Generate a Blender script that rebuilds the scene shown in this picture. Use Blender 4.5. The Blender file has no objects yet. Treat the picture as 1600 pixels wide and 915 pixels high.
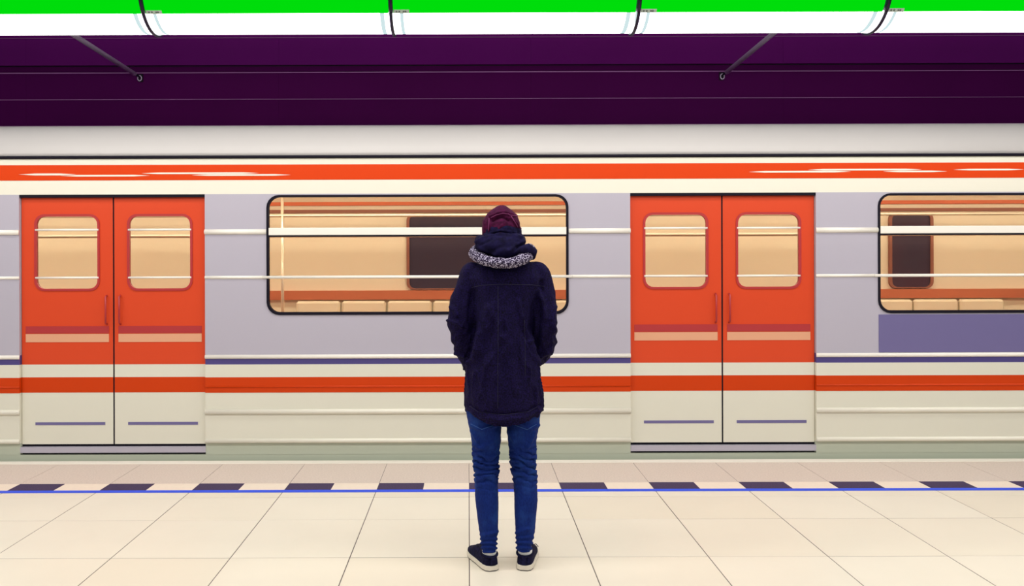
import bpy, bmesh, math, random
import numpy as np
from mathutils import Vector, Matrix, noise
from mathutils.bvhtree import BVHTree

random.seed(7)
scene = bpy.context.scene
COL = scene.collection
FP = 1290.0            # focal length in pixels of the 1600 px wide frame
CX, CY = 732.0, 403.0  # principal point
EYE = 1.5

# ------------------------------------------------------------------ camera
cam_data = bpy.data.cameras.new('camera')
cam_data.sensor_width = 36.0
cam_data.lens = 36.0 * FP / 1600.0
cam_data.shift_x = (800.0 - CX) / 1600.0
cam_data.shift_y = -(457.5 - CY) / 1600.0
cam_data.clip_end = 200
cam = bpy.data.objects.new('camera', cam_data)
COL.objects.link(cam)
cam.matrix_world = Matrix.Translation((0, 0, EYE)) @ Matrix.Rotation(math.radians(90), 4, 'X') @ Matrix.Rotation(math.radians(-0.17), 4, 'Z')
scene.camera = cam

# ------------------------------------------------------------------ world and lights
world = bpy.data.worlds.new('station_air')
scene.world = world
world.use_nodes = True
world.node_tree.nodes['Background'].inputs[0].default_value = (0.92, 0.93, 1.0, 1)
world.node_tree.nodes['Background'].inputs[1].default_value = 0.17

def area_light(name, loc, rot, sx, sy, power, color):
    d = bpy.data.lights.new(name, 'AREA')
    d.shape = 'RECTANGLE'; d.size = sx; d.size_y = sy; d.energy = power; d.color = color
    o = bpy.data.objects.new(name, d); COL.objects.link(o)
    o.location = loc; o.rotation_euler = rot
    return o
# unseen lamp rows over the platform, the first set above the person for shading
area_light('unseen_lamp_row', (0, 3.3, 3.6), (math.radians(4), 0, 0), 16, 0.5, 270, (1.0, 0.98, 0.96))
area_light('unseen_lamp_row', (0, -1.2, 3.6), (math.radians(25), 0, 0), 16, 0.5, 165, (1.0, 0.98, 0.96))

vs = scene.view_settings
vs.view_transform = 'Standard'; vs.look = 'None'; vs.exposure = 0.0; vs.gamma = 1.0
vs.use_curve_mapping = False

# ------------------------------------------------------------------ helpers
def lin(c):
    r = []
    for v in c[:3]:
        v = v / 255.0
        r.append(v / 12.92 if v <= 0.04045 else ((v + 0.055) / 1.055) ** 2.4)
    return (r[0], r[1], r[2], 1.0)

def mat(name, rgb, rough=0.5, metal=0.0, spec=0.5, var=0.0, scale=5.0, bump=0.0, bscale=60.0, stretch=(1, 1, 1), sheen=0.0, coat=0.0):
    m = bpy.data.materials.new(name); m.use_nodes = True
    nt = m.node_tree; b = nt.nodes['Principled BSDF']
    c = lin(rgb)
    b.inputs['Base Color'].default_value = c
    b.inputs['Roughness'].default_value = rough
    b.inputs['Metallic'].default_value = metal
    b.inputs['Specular IOR Level'].default_value = spec
    b.inputs['Sheen Weight'].default_value = sheen
    b.inputs['Coat Weight'].default_value = coat
    if var > 0 or bump > 0:
        tc = nt.nodes.new('ShaderNodeTexCoord'); mp = nt.nodes.new('ShaderNodeMapping')
        mp.inputs['Scale'].default_value = stretch
        nt.links.new(tc.outputs['Object'], mp.inputs['Vector'])
    if var > 0:
        n = nt.nodes.new('ShaderNodeTexNoise'); n.inputs['Scale'].default_value = scale
        n.inputs['Detail'].default_value = 4
        nt.links.new(mp.outputs[0], n.inputs['Vector'])
        mx = nt.nodes.new('ShaderNodeMix'); mx.data_type = 'RGBA'
        mx.inputs[6].default_value = tuple(min(1, v * (1 - var)) for v in c[:3]) + (1,)
        mx.inputs[7].default_value = tuple(min(1, v * (1 + var)) for v in c[:3]) + (1,)
        nt.links.new(n.outputs['Fac'], mx.inputs[0])
        nt.links.new(mx.outputs[2], b.inputs['Base Color'])
    if bump > 0:
        n2 = nt.nodes.new('ShaderNodeTexNoise'); n2.inputs['Scale'].default_value = bscale
        n2.inputs['Detail'].default_value = 3
        nt.links.new(mp.outputs[0], n2.inputs['Vector'])
        bp = nt.nodes.new('ShaderNodeBump'); bp.inputs['Strength'].default_value = bump
        bp.inputs['Distance'].default_value = 0.01
        nt.links.new(n2.outputs['Fac'], bp.inputs['Height'])
        nt.links.new(bp.outputs[0], b.inputs['Normal'])
    return m

def emit(name, rgb, strength):
    m = bpy.data.materials.new(name); m.use_nodes = True
    nt = m.node_tree; nt.nodes.remove(nt.nodes['Principled BSDF'])
    e = nt.nodes.new('ShaderNodeEmission')
    e.inputs[0].default_value = lin(rgb); e.inputs[1].default_value = strength
    nt.links.new(e.outputs[0], nt.nodes['Material Output'].inputs[0])
    return m

def glass(name, tint=(235, 238, 240), gloss=0.05):
    m = bpy.data.materials.new(name); m.use_nodes = True
    nt = m.node_tree; nt.nodes.remove(nt.nodes['Principled BSDF'])
    t = nt.nodes.new('ShaderNodeBsdfTransparent'); t.inputs[0].default_value = lin(tint)
    g = nt.nodes.new('ShaderNodeBsdfGlossy'); g.inputs['Roughness'].default_value = gloss
    f = nt.nodes.new('ShaderNodeFresnel'); f.inputs[0].default_value = 1.3
    mx = nt.nodes.new('ShaderNodeMixShader')
    nt.links.new(f.outputs[0], mx.inputs[0]); nt.links.new(t.outputs[0], mx.inputs[1]); nt.links.new(g.outputs[0], mx.inputs[2])
    nt.links.new(mx.outputs[0], nt.nodes['Material Output'].inputs[0])
    return m

def link(name, me, m, parent=None, smooth=False):
    o = bpy.data.objects.new(name, me); COL.objects.link(o)
    if m is not None and len(me.materials) == 0: me.materials.append(m)
    if parent is not None: o.parent = parent
    if smooth:
        me.polygons.foreach_set('use_smooth', [True] * len(me.polygons))
    return o

def pydata(name, vs_, fs_):
    me = bpy.data.meshes.new(name); me.from_pydata([tuple(v) for v in vs_], [], fs_); me.update()
    bm = bmesh.new(); bm.from_mesh(me); bmesh.ops.recalc_face_normals(bm, faces=bm.faces); bm.to_mesh(me); bm.free()
    return me

def box_mesh(name, x0, x1, y0, y1, z0, z1, bevel=0.0):
    bm = bmesh.new()
    bmesh.ops.create_cube(bm, size=1)
    for v in bm.verts:
        v.co = Vector(((x0 + x1) / 2 + v.co.x * (x1 - x0), (y0 + y1) / 2 + v.co.y * (y1 - y0), (z0 + z1) / 2 + v.co.z * (z1 - z0)))
    if bevel > 0: bmesh.ops.bevel(bm, geom=bm.edges[:], offset=bevel, segments=1, affect='EDGES')
    me = bpy.data.meshes.new(name); bm.to_mesh(me); bm.free()
    return me

def box(name, x0, x1, y0, y1, z0, z1, m, parent=None, bevel=0.0):
    return link(name, box_mesh(name, x0, x1, y0, y1, z0, z1, bevel), m, parent)

def extrude_x(name, prof, x0, x1, m, parent=None, smooth=False, closed=True):
    """profile of (y, z) points carried along x"""
    n = len(prof); v = [(x0, p[0], p[1]) for p in prof] + [(x1, p[0], p[1]) for p in prof]
    f = [(i, (i + 1) % n, n + (i + 1) % n, n + i) for i in range(n if closed else n - 1)]
    if closed: f += [tuple(range(n)), tuple(range(2 * n - 1, n - 1, -1))]
    return link(name, pydata(name, v, f), m, parent, smooth)

def round_rect(x0, x1, z0, z1, r, n=5):
    pts = []
    for (cx, cz, a0) in ((x1 - r, z1 - r, 0), (x0 + r, z1 - r, 90), (x0 + r, z0 + r, 180), (x1 - r, z0 + r, 270)):
        for i in range(n + 1):
            a = math.radians(a0 + 90 * i / n); pts.append((cx + r * math.cos(a), cz + r * math.sin(a)))
    return pts

def square_rect(x0, x1, z0, z1, n=5):
    pts = []
    for (cx, cz) in ((x1, z1), (x0, z1), (x0, z0), (x1, z0)): pts += [(cx, cz)] * (n + 1)
    return pts

def ring_prism(name, outer, inner, ya, yb, m, parent=None):
    n = len(outer); v = []
    for y in (ya, yb):
        v += [(p[0], y, p[1]) for p in outer]; v += [(p[0], y, p[1]) for p in inner]
    f = []
    for i in range(n):
        j = (i + 1) % n
        f.append((i, j, n + j, n + i)); f.append((2 * n + i, 3 * n + i, 3 * n + j, 2 * n + j))
        f.append((i, 2 * n + i, 2 * n + j, j)); f.append((n + i, n + j, 3 * n + j, 3 * n + i))
    me = bpy.data.meshes.new(name); me.from_pydata(v, [], f)
    bm = bmesh.new(); bm.from_mesh(me)
    bmesh.ops.remove_doubles(bm, verts=bm.verts, dist=1e-5)
    bmesh.ops.dissolve_degenerate(bm, dist=1e-6, edges=bm.edges)
    bmesh.ops.recalc_face_normals(bm, faces=bm.faces); bm.to_mesh(me); bm.free()
    return link(name, me, m, parent)

def plate(name, pts, ya, yb, m, parent=None):
    n = len(pts); v = [(p[0], ya, p[1]) for p in pts] + [(p[0], yb, p[1]) for p in pts]
    f = [tuple(range(n)), tuple(range(2 * n - 1, n - 1, -1))] + [(i, (i + 1) % n, n + (i + 1) % n, n + i) for i in range(n)]
    return link(name, pydata(name, v, f), m, parent)

def tube_data(pts, rad, nseg=12, cap=True, closed=False, up=Vector((0, 1, 0))):
    """rad: list of float or (side, up) pairs"""
    P = [Vector(p) for p in pts]; n = len(P); v = []; f = []
    for i in range(n):
        if closed: t = (P[(i + 1) % n] - P[i - 1]).normalized()
        else: t = (P[min(i + 1, n - 1)] - P[max(i - 1, 0)]).normalized()
        s = t.cross(up)
        if s.length < 1e-4: s = t.cross(Vector((0, 0, 1)))
        s.normalize(); u = s.cross(t).normalized()
        r = rad[i] if isinstance(rad, (list, tuple)) else rad
        ra, rb = r if isinstance(r, (list, tuple)) else (r, r)
        for k in range(nseg):
            a = 2 * math.pi * k / nseg
            v.append(P[i] + s * (ra * math.cos(a)) + u * (rb * math.sin(a)))
    for i in range(n if closed else n - 1):
        for k in range(nseg):
            a, b = i * nseg + k, i * nseg + (k + 1) % nseg
            j = ((i + 1) % n) * nseg
            f.append((a, b, j + (k + 1) % nseg, j + k))
    if cap and not closed:
        f.append(tuple(range(nseg - 1, -1, -1))); f.append(tuple(range((n - 1) * nseg, n * nseg)))
    return v, f

def tube(name, pts, rad, m, parent=None, nseg=12, closed=False, up=Vector((0, 1, 0))):
    v, f = tube_data(pts, rad, nseg, True, closed, up)
    return link(name, pydata(name, v, f), m, parent, True)

def thing(name, label, cat, loc, group=None):
    o = bpy.data.objects.new(name, None); COL.objects.link(o); o.location = loc
    o.empty_display_size = 0.1
    o['label'] = label; o['category'] = cat
    if group: o['group'] = group
    return o

def place(parent):
    """children are built in world space: keep them there under a moved parent"""
    bpy.context.view_layer.update()
    inv = parent.matrix_world.inverted()
    for c in parent.children: c.matrix_parent_inverse = inv

def struct(o):
    o['kind'] = 'structure'; return o

# ------------------------------------------------------------------ materials
M = {}
M['tile'] = mat('cream_floor_tile', (230, 221, 202), 0.38, spec=0.35, var=0.05, scale=2.0)
M['tile_b'] = mat('cream_floor_tile_pale', (231, 223, 205), 0.36, spec=0.35, var=0.05, scale=2.4)
M['tile_c'] = mat('cream_floor_tile_warm', (228, 218, 198), 0.40, spec=0.35, var=0.05, scale=1.7)
M['grout'] = mat('grout', (96, 84, 84), 0.9, var=0.2, scale=20)
M['edge_stone'] = mat('speckled_edge_stone', (210, 195, 182), 0.75, spec=0.2, var=0.22, scale=90, bump=0.15, bscale=150)
M['strip_light'] = mat('pale_strip_tile', (236, 220, 200), 0.6, var=0.06, scale=30)
M['strip_dark'] = mat('dark_tactile', (66, 52, 84), 0.7, spec=0.25, var=0.5, scale=110, bump=0.4, bscale=160)
M['blue'] = mat('blue_tape', (14, 72, 226), 0.45, spec=0.3)
M['nosing'] = mat('edge_nosing', (236, 228, 214), 0.5)
M['concrete'] = mat('concrete', (92, 88, 86), 0.9, var=0.2, scale=3, bump=0.2)
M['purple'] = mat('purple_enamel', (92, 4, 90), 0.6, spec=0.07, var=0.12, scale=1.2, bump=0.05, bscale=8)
M['purple_b'] = mat('purple_enamel_pale', (132, 26, 136), 0.6, spec=0.07, var=0.12, scale=1.0, bump=0.05, bscale=8)  # paler purple for the upper panel rows
M['purple_dark'] = mat('dark_joint', (16, 3, 24), 0.7)
M['purple_trim'] = mat('lilac_joint_trim', (204, 128, 200), 0.4)
M['ceiling'] = mat('ceiling_grey', (120, 116, 122), 0.8)
M['green'] = emit('green_diffuser', (0, 226, 12), 0.95)
M['lamp'] = emit('white_tube_lens', (255, 253, 248), 5.4)
M['black_metal'] = mat('black_bracket', (22, 18, 44), 0.35, metal=0.3)
M['violet_metal'] = mat('violet_cable', (78, 62, 120), 0.4)
M['socket'] = emit('lamp_socket', (212, 236, 238), 0.95)
M['sticker'] = mat('grey_sticker', (176, 190, 176), 0.5)
M['sticker_print'] = mat('sticker_print', (92, 100, 96), 0.6)
M['rod'] = mat('painted_rod', (248, 226, 252), 0.5)
M['body_white'] = mat('train_white', (226, 223, 205), 0.34, spec=0.45, coat=0.15)
M['body_cream'] = mat('train_cream', (234, 229, 212), 0.34, spec=0.45, coat=0.15)
M['roof'] = mat('train_roof', (194, 189, 186), 0.45)
M['orange'] = mat('train_orange', (214, 62, 0), 0.4, spec=0.2)
M['orange_dark'] = mat('train_orange_deep', (206, 62, 8), 0.4, spec=0.2)
M['red'] = mat('door_red', (216, 72, 36), 0.36, spec=0.3)
M['red_deep'] = mat('door_deep_red', (178, 54, 56), 0.35, spec=0.4)
M['peach'] = mat('door_peach_band', (226, 164, 128), 0.4)
M['lavender'] = mat('train_lavender', (184, 178, 190), 0.35, spec=0.45)
M['slate'] = mat('train_slate_lavender', (112, 104, 150), 0.4, spec=0.4)
M['indigo'] = mat('train_indigo_strip', (78, 68, 132), 0.4)
M['skirt'] = mat('train_skirt', (190, 196, 176), 0.5)
M['rubber'] = mat('black_rubber', (14, 9, 26), 0.7, spec=0.2)
M['rail_white'] = mat('white_rail', (246, 240, 228), 0.3)
M['chrome'] = mat('steel_rail', (236, 220, 196), 0.28, metal=0.6)
M['glass'] = glass('train_glass')
M['dark_glass'] = mat('dark_painted_pane', (70, 58, 72), 0.12, spec=0.5)
M['in_cream'] = mat('interior_cream', (238, 224, 196), 0.6)
M['in_wall'] = mat('interior_wall', (240, 226, 198), 0.6)
M['in_orange'] = mat('interior_orange', (226, 110, 60), 0.5)
M['in_brown'] = mat('interior_brown', (150, 92, 72), 0.6)
M['in_seat'] = mat('seat_vinyl', (196, 108, 72), 0.5)
M['in_floor'] = mat('interior_floor', (150, 120, 100), 0.7)
M['in_lamp'] = emit('interior_lamp', (255, 234, 202), 14.0)
M['steel'] = mat('wheel_steel', (70, 66, 70), 0.5, metal=0.8)

# ------------------------------------------------------------------ floor: platform tiles
floor = struct(box('floor', -9.0, 9.0, -6.0, 6.04, -0.6, -0.0018, M['grout']))
W = 0.6
TILE_ROWS = [(5.19, 5.358), (4.743, 5.19), (4.143, 4.743), (3.543, 4.143), (2.943, 3.543), (2.343, 2.943), (1.743, 2.343), (1.143, 1.743)]
kc = 0
for (ya, yb) in TILE_ROWS:
    g = 0.0050
    variants = []
    for mname in ('tile', 'tile_b', 'tile_c'):
        me = box_mesh('tile', 0.0023, W - 0.0023, ya + g / 2, yb - g / 2, -0.012, 0.0, 0.0012); me.materials.append(M[mname]); variants.append(me)
    for i in range(-12, 12):
        o = link('tile', random.choice(variants), None, floor); o.location = (i * W, 0, random.uniform(-0.0004, 0.0002))
me_edge = box_mesh('edge_stone', 0.0014, W - 0.0014, 5.516, 6.045, -0.03, 0.0, 0.001); me_edge.materials.append(M['edge_stone'])
me_dk = box_mesh('tactile_block', 0.0010, W / 2 - 0.0005, 5.360, 5.514, -0.012, 0.001, 0.001); me_dk.materials.append(M['strip_dark'])
me_lt = box_mesh('pale_block', W / 2 + 0.0005, W - 0.0010, 5.360, 5.514, -0.012, 0.0, 0.001); me_lt.materials.append(M['strip_light'])
for i in range(-12, 12):
    for nm, me in (('edge_stone', me_edge), ('tactile_block', me_dk), ('pale_block', me_lt)):
        o = link(nm, me, None, floor); o.location = (i * W, 0, 0)
box('blue_line', -7.2, 7.2, 5.300, 5.352, 0.0002, 0.0022, M['blue'], floor)
box('platform_nosing', -9, 9, 6.045, 6.125, -0.12, 0.003, M['nosing'], floor, 0.002)

struct(box('floor_track', -14, 14, 6.04, 9.8, -1.35, -1.2, M['concrete']))
struct(box('wall_platform_edge', -9, 9, 5.9, 6.04, -1.2, -0.605, M['concrete']))

# ------------------------------------------------------------------ back wall of purple panels
WD = 9.42
def zw(y, d=WD): return EYE + (CY - y) * d / FP
wall = struct(box('wall_back', -13, 13, WD + 0.03, WD + 0.25, -1.2, 4.3, M['purple_dark']))
joints = [-1.2, -0.55, 0.1, 0.7, 1.2, zw(195), zw(154), zw(112), zw(58), zw(15), 4.3]
xs = [-13.0]
while xs[-1] < 13: xs.append(xs[-1] + 2.88)
off = -2.16 - (xs[4])      # one upright joint falls at x = -2.16
for j in range(len(joints) - 1):
    z0, z1 = joints[j] + 0.006, joints[j + 1] - 0.004
    if abs(joints[j] - zw(112)) < 1e-6:
        z0 = zw(101) + 0.004       # narrow rail between the two close joints
        box('panel_rail', -13, 13, WD + 0.004, WD + 0.03, zw(111) + 0.004, zw(102) - 0.004, M['purple'], wall, 0.002)
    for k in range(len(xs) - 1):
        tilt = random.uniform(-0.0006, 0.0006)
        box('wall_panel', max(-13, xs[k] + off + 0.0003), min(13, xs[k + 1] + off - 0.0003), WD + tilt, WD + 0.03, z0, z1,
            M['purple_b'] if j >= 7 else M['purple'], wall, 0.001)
for y, h in ((195, 0.0022), (154, 0.0028), (112.4, 0.005), (58, 0.0024)):
    box('joint_trim', -13, 13, WD - 0.006, WD + 0.028, zw(y) - h, zw(y) + h, M['purple_trim'], wall)

# ceiling beam that carries the strip lights
struct(box('ceiling', -9, 9, 4.75, 5.95, 3.62, 3.8, M['ceiling']))

# ------------------------------------------------------------------ strip lights
FC, FR = (5.29, 3.187), 0.243       # centre (y, z) and radius of the round housing
def arc(a0, a1, n, r=FR):
    return [(FC[0] + r * math.cos(math.radians(a0 + (a1 - a0) * i / n)), FC[1] + r * math.sin(math.radians(a0 + (a1 - a0) * i / n))) for i in range(n + 1)]
AB = 224.0                           # where green turns into white
SPLIT = -2.004; PITCH = 1.53
labels = {
    -2: 'green and white strip light out past the left end of the row',
    -1: 'green and white strip light cut off by the left picture edge',
    0: 'green and white strip light above the left red train door',
    1: 'green and white strip light straight above the standing person',
    2: 'green and white strip light above the right red train door',
    3: 'green and white strip light cut off by the right picture edge',
    4: 'green and white strip light out past the right end of the row'}
for k in range(-2, 5):
    x0 = SPLIT + PITCH * k; x1 = x0 + PITCH
    t = thing('strip_light', labels[k], 'light', ((x0 + x1) / 2, FC[0], 3.62), 'strip lights over the platform edge')
    a = arc(120, AB, 20); b = arc(AB, 120, 20, FR - 0.012)
    extrude_x('green_cover', a + b, x0 + 0.008, x1 - 0.017, M['green'], t, True)
    # fine ribs on the green cover
    for ang in (188, 194, 200, 206, 212, 218):
        p = arc(ang, ang, 1, FR + 0.0005)[0]
        tube('cover_rib', [(x0 + 0.01, p[0], p[1]), (x1 - 0.018, p[0], p[1])], 0.0016, M['green'], t, 6)
    a = arc(AB, 350, 24); b = arc(350, AB, 24, FR - 0.012)
    extrude_x('white_lens', a + b, x0 + 0.075, x1 - 0.072, M['lamp'], t, True)
    extrude_x('end_lens', a + b, x0 + 0.006, x0 + 0.053, M['lamp'], t, True)
    extrude_x('end_lens', a + b, x1 - 0.044, x1 - 0.016, M['lamp'], t, True)
    extrude_x('lamp_socket', a + b, x0 + 0.053, x0 + 0.0745, M['socket'], t, True)
    extrude_x('lamp_socket', a + b, x1 - 0.0715, x1 - 0.0445, M['socket'], t, True)
    a = arc(-10, 120, 14); b = arc(120, -10, 14, FR - 0.012)
    extrude_x('housing_back', a + b, x0 + 0.004, x1 - 0.016, M['black_metal'], t, True)
    pts = [(x0, p[0], p[1]) for p in arc(80, 222, 26, FR + 0.010)]
    tube('bracket', pts, 0.0135, M['black_metal'], t, 10, up=Vector((1, 0, 0)))
    pts = [(x0, p[0], p[1]) for p in arc(220, 300, 20, FR + 0.008)]
    tube('bracket_band', pts, 0.0085, M['black_metal'], t, 10, up=Vector((1, 0, 0)))
    pts = [(x0 + 0.010 * (-1 if k < 2 else 1), p[0], p[1]) for p in arc(222, 300, 20, FR + 0.010)]
    tube('bracket_wire', pts, 0.0035, M['violet_metal'], t, 8, up=Vector((1, 0, 0)))
    # maker's sticker beside the bracket, with two grey lines of unreadable print
    st = [(x0 + 0.014, x0 + 0.112)]
    a = arc(AB - 5.5, AB, 3, FR + 0.003); b = arc(AB, AB - 5.5, 3, FR + 0.001)
    s = extrude_x('sticker', a + b, x0 + 0.014, x0 + 0.112, M['sticker'], t)
    for q in (0.028, 0.046, 0.072, 0.084):
        a = arc(AB - 3.8, AB - 1.4, 2, FR + 0.0036); b = arc(AB - 1.4, AB - 3.8, 2, FR + 0.003)
        extrude_x('sticker_print', a + b, x0 + q, x0 + q + 0.010, M['sticker_print'], s)
    for xx in (x0 + 0.3, x1 - 0.3):
        tube('hanger', [(xx, FC[0], FC[1] + FR - 0.02), (xx, FC[0], 3.621)], 0.012, M['black_metal'], t, 8)
    place(t)
    for c in t.children:
        for g in c.children: g.matrix_parent_inverse = Matrix.Identity(4)

# ------------------------------------------------------------------ rods tying the lamp row to the wall
for (px, py, sgn, lab) in ((217, 117, -1, 'pale lilac pole reaching to the purple wall, left of the person'),
                           (1132, 117, 1, 'pale lilac pole reaching to the purple wall, right of the person')):
    X, Z = (px - CX) * WD / FP, zw(py)
    t = thing('tie_rod', lab, 'pole', (X, WD, Z), 'poles between lamp row and wall')
    tube('rod', [(X, 5.94, Z + 0.14), (X, 7.6, Z + 0.06), (X, WD - 0.10, Z)], 0.024, M['rod'], t, 14)
    tube('eye_bolt', [(X, WD - 0.10, Z), (X - sgn * 0.02, WD - 0.06, Z - 0.012), (X - sgn * 0.03, WD - 0.002, Z - 0.02)], [0.016, 0.012, 0.012], M['black_metal'], t, 10)
    hook = [(X - sgn * 0.03 + 0.022 * math.cos(a), WD - 0.04, Z - 0.035 + 0.03 * math.sin(a)) for a in [2 * math.pi * i / 14 for i in range(14)]]
    tube('hook_ring', hook, 0.006, M['rod'], t, 8, closed=True)
    box('wall_plate', X - sgn * 0.03 - 0.025, X - sgn * 0.03 + 0.025, WD - 0.008, WD + 0.0, Z - 0.07, Z + 0.02, M['purple_dark'], t)
    place(t)

# ------------------------------------------------------------------ metro train car
TY = 6.17
def zt(y, d=TY): return EYE + (CY - y) * d / FP
def xt(x, d=TY): return (x - CX) * d / FP
D0 = xt(175); DP = xt(1130) - xt(175)
DOORS = [D0 - DP, D0, D0 + DP, D0 + 2 * DP]
DH = 0.694; WH = 1.16
X0, X1 = DOORS[0] - 2.35, DOORS[-1] + 2.35
YB = TY + 2.68                      # far side of the car
car = thing('metro_train_car', 'white and orange metro train car with red doors along the platform', 'train', (0, (TY + YB) / 2, -1.2))
def half_round(name, x0, x1, z, r, m, parent, y=TY):
    prof = [(y + 0.002 - r * math.cos(a), z + r * math.sin(a)) for a in [math.radians(-90 + 180 * i / 8) for i in range(9)]]
    return extrude_x(name, prof, x0, x1, m, parent, True)
# roof: rises from the gutter and rolls back to the crown
prof = []
for i in range(15):
    a = math.radians(90 * i / 14)
    prof.append((TY + 0.40 * (1 - math.cos(a)) , zt(243) + 0.285 * math.sin(a)))
prof += [(TY + 1.34, zt(243) + 0.34)]
prof += [(2 * (TY + 1.34) - p[0], p[1]) for p in reversed(prof[:-1])]
extrude_x('roof', prof, X0, X1, M['roof'], car, True)
half_round('gutter', X0, X1, zt(244.2), 0.011, M['rubber'], car, TY - 0.006)
box('cornice', X0, X1, TY, TY + 0.05, zt(256), zt(243), M['body_white'], car)
box('orange_band', X0, X1, TY - 0.002, TY + 0.05, zt(280), zt(256), M['orange'], car)
box('cream_band', X0, X1, TY, TY + 0.05, zt(302), zt(280), M['body_cream'], car)
# pale streak-shaped marks printed on the orange band
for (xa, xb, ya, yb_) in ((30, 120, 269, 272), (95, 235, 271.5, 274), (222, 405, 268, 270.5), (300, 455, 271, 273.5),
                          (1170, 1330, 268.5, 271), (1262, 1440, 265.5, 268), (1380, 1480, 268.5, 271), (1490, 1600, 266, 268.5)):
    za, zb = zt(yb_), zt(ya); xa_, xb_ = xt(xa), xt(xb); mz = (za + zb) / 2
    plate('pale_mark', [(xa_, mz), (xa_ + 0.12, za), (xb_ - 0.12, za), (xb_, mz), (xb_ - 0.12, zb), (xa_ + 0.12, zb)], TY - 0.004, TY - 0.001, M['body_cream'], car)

bays = [(X0 + 0.02, DOORS[0] - DH)] + [(DOORS[i] + DH, DOORS[i + 1] - DH) for i in range(3)] + [(DOORS[3] + DH, X1 - 0.02)]
zw0, zw1 = zt(490), zt(304.5)
for bi, (xa, xb) in enumerate(bays):
    wa = xa + (WH - DH); wb = xb - (WH - DH)
    pm = M['lavender']
    sp = ring_prism('side_panel', square_rect(xa, xb, zt(553), zt(302)), round_rect(wa, wb, zw0, zw1, 0.09), TY, TY + 0.05, pm, car)
    if bi == 3: box('lower_plate', wa, xb - 0.01, TY - 0.003, TY, zt(552), zt(493), M['slate'], car)
    fr = ring_prism('window', round_rect(wa - 0.004, wb + 0.004, zw0 - 0.004, zw1 + 0.004, 0.094), round_rect(wa + 0.012, wb - 0.012, zw0 + 0.016, zw1 - 0.012, 0.08), TY - 0.008, TY + 0.03, M['rubber'], car)
    plate('pane', round_rect(wa + 0.008, wb - 0.008, zw0 + 0.008, zw1 - 0.008, 0.08), TY + 0.012, TY + 0.017, M['glass'], fr)
    box('window_transom', wa + 0.01, wb - 0.01, TY - 0.006, TY + 0.011, zt(366.5), zt(355), M['rail_white'], fr, 0.003)
    box('transom_dark_strip', wa + 0.01, wb - 0.01, TY - 0.002, TY + 0.011, zt(369), zt(366.5), M['rubber'], fr)  # thin dark strip under the transom bar
    half_round('guard_bar', wa - 0.03, wb + 0.03, zt(432), 0.011, M['rail_white'], fr, TY - 0.006)
    for (xp0, xp1) in ((xa, wa - 0.006), (wb + 0.006, xb)):
        half_round('moulding', xp0, xp1, zt(361), 0.020, M['rail_white'], car)
        half_round('moulding', xp0, xp1, zt(432), 0.012, M['rail_white'], car)
    half_round('moulding', xa, xb, zt(556), 0.016, M['rail_white'], car)
    box('indigo_strip', xa, xb, TY + 0.002, TY + 0.05, zt(568), zt(553), M['indigo'], car)
    box('white_band', xa, xb, TY, TY + 0.05, zt(588), zt(568), M['body_white'], car)
    box('orange_stripe', xa, xb, TY - 0.002, TY + 0.05, zt(612), zt(588), M['orange_dark'], car)
    half_round('stripe_bead', xa, xb, zt(603), 0.009, M['orange_dark'], car)
    box('lower_panel', xa, xb, TY, TY + 0.05, zt(691), zt(612), M['body_white'], car)
    half_round('moulding', xa, xb, zt(642), 0.020, M['body_cream'], car)
    half_round('moulding', xa, xb, zt(687.5), 0.018, M['body_cream'], car)
box('skirt', X0, X1, TY + 0.012, TY + 0.05, -0.42, zt(709), M['skirt'], car)
for bi, (xa, xb) in enumerate(bays):
    box('skirt_panel', xa, xb, TY + 0.010, TY + 0.05, zt(709), zt(691), M['skirt'], car)

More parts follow.
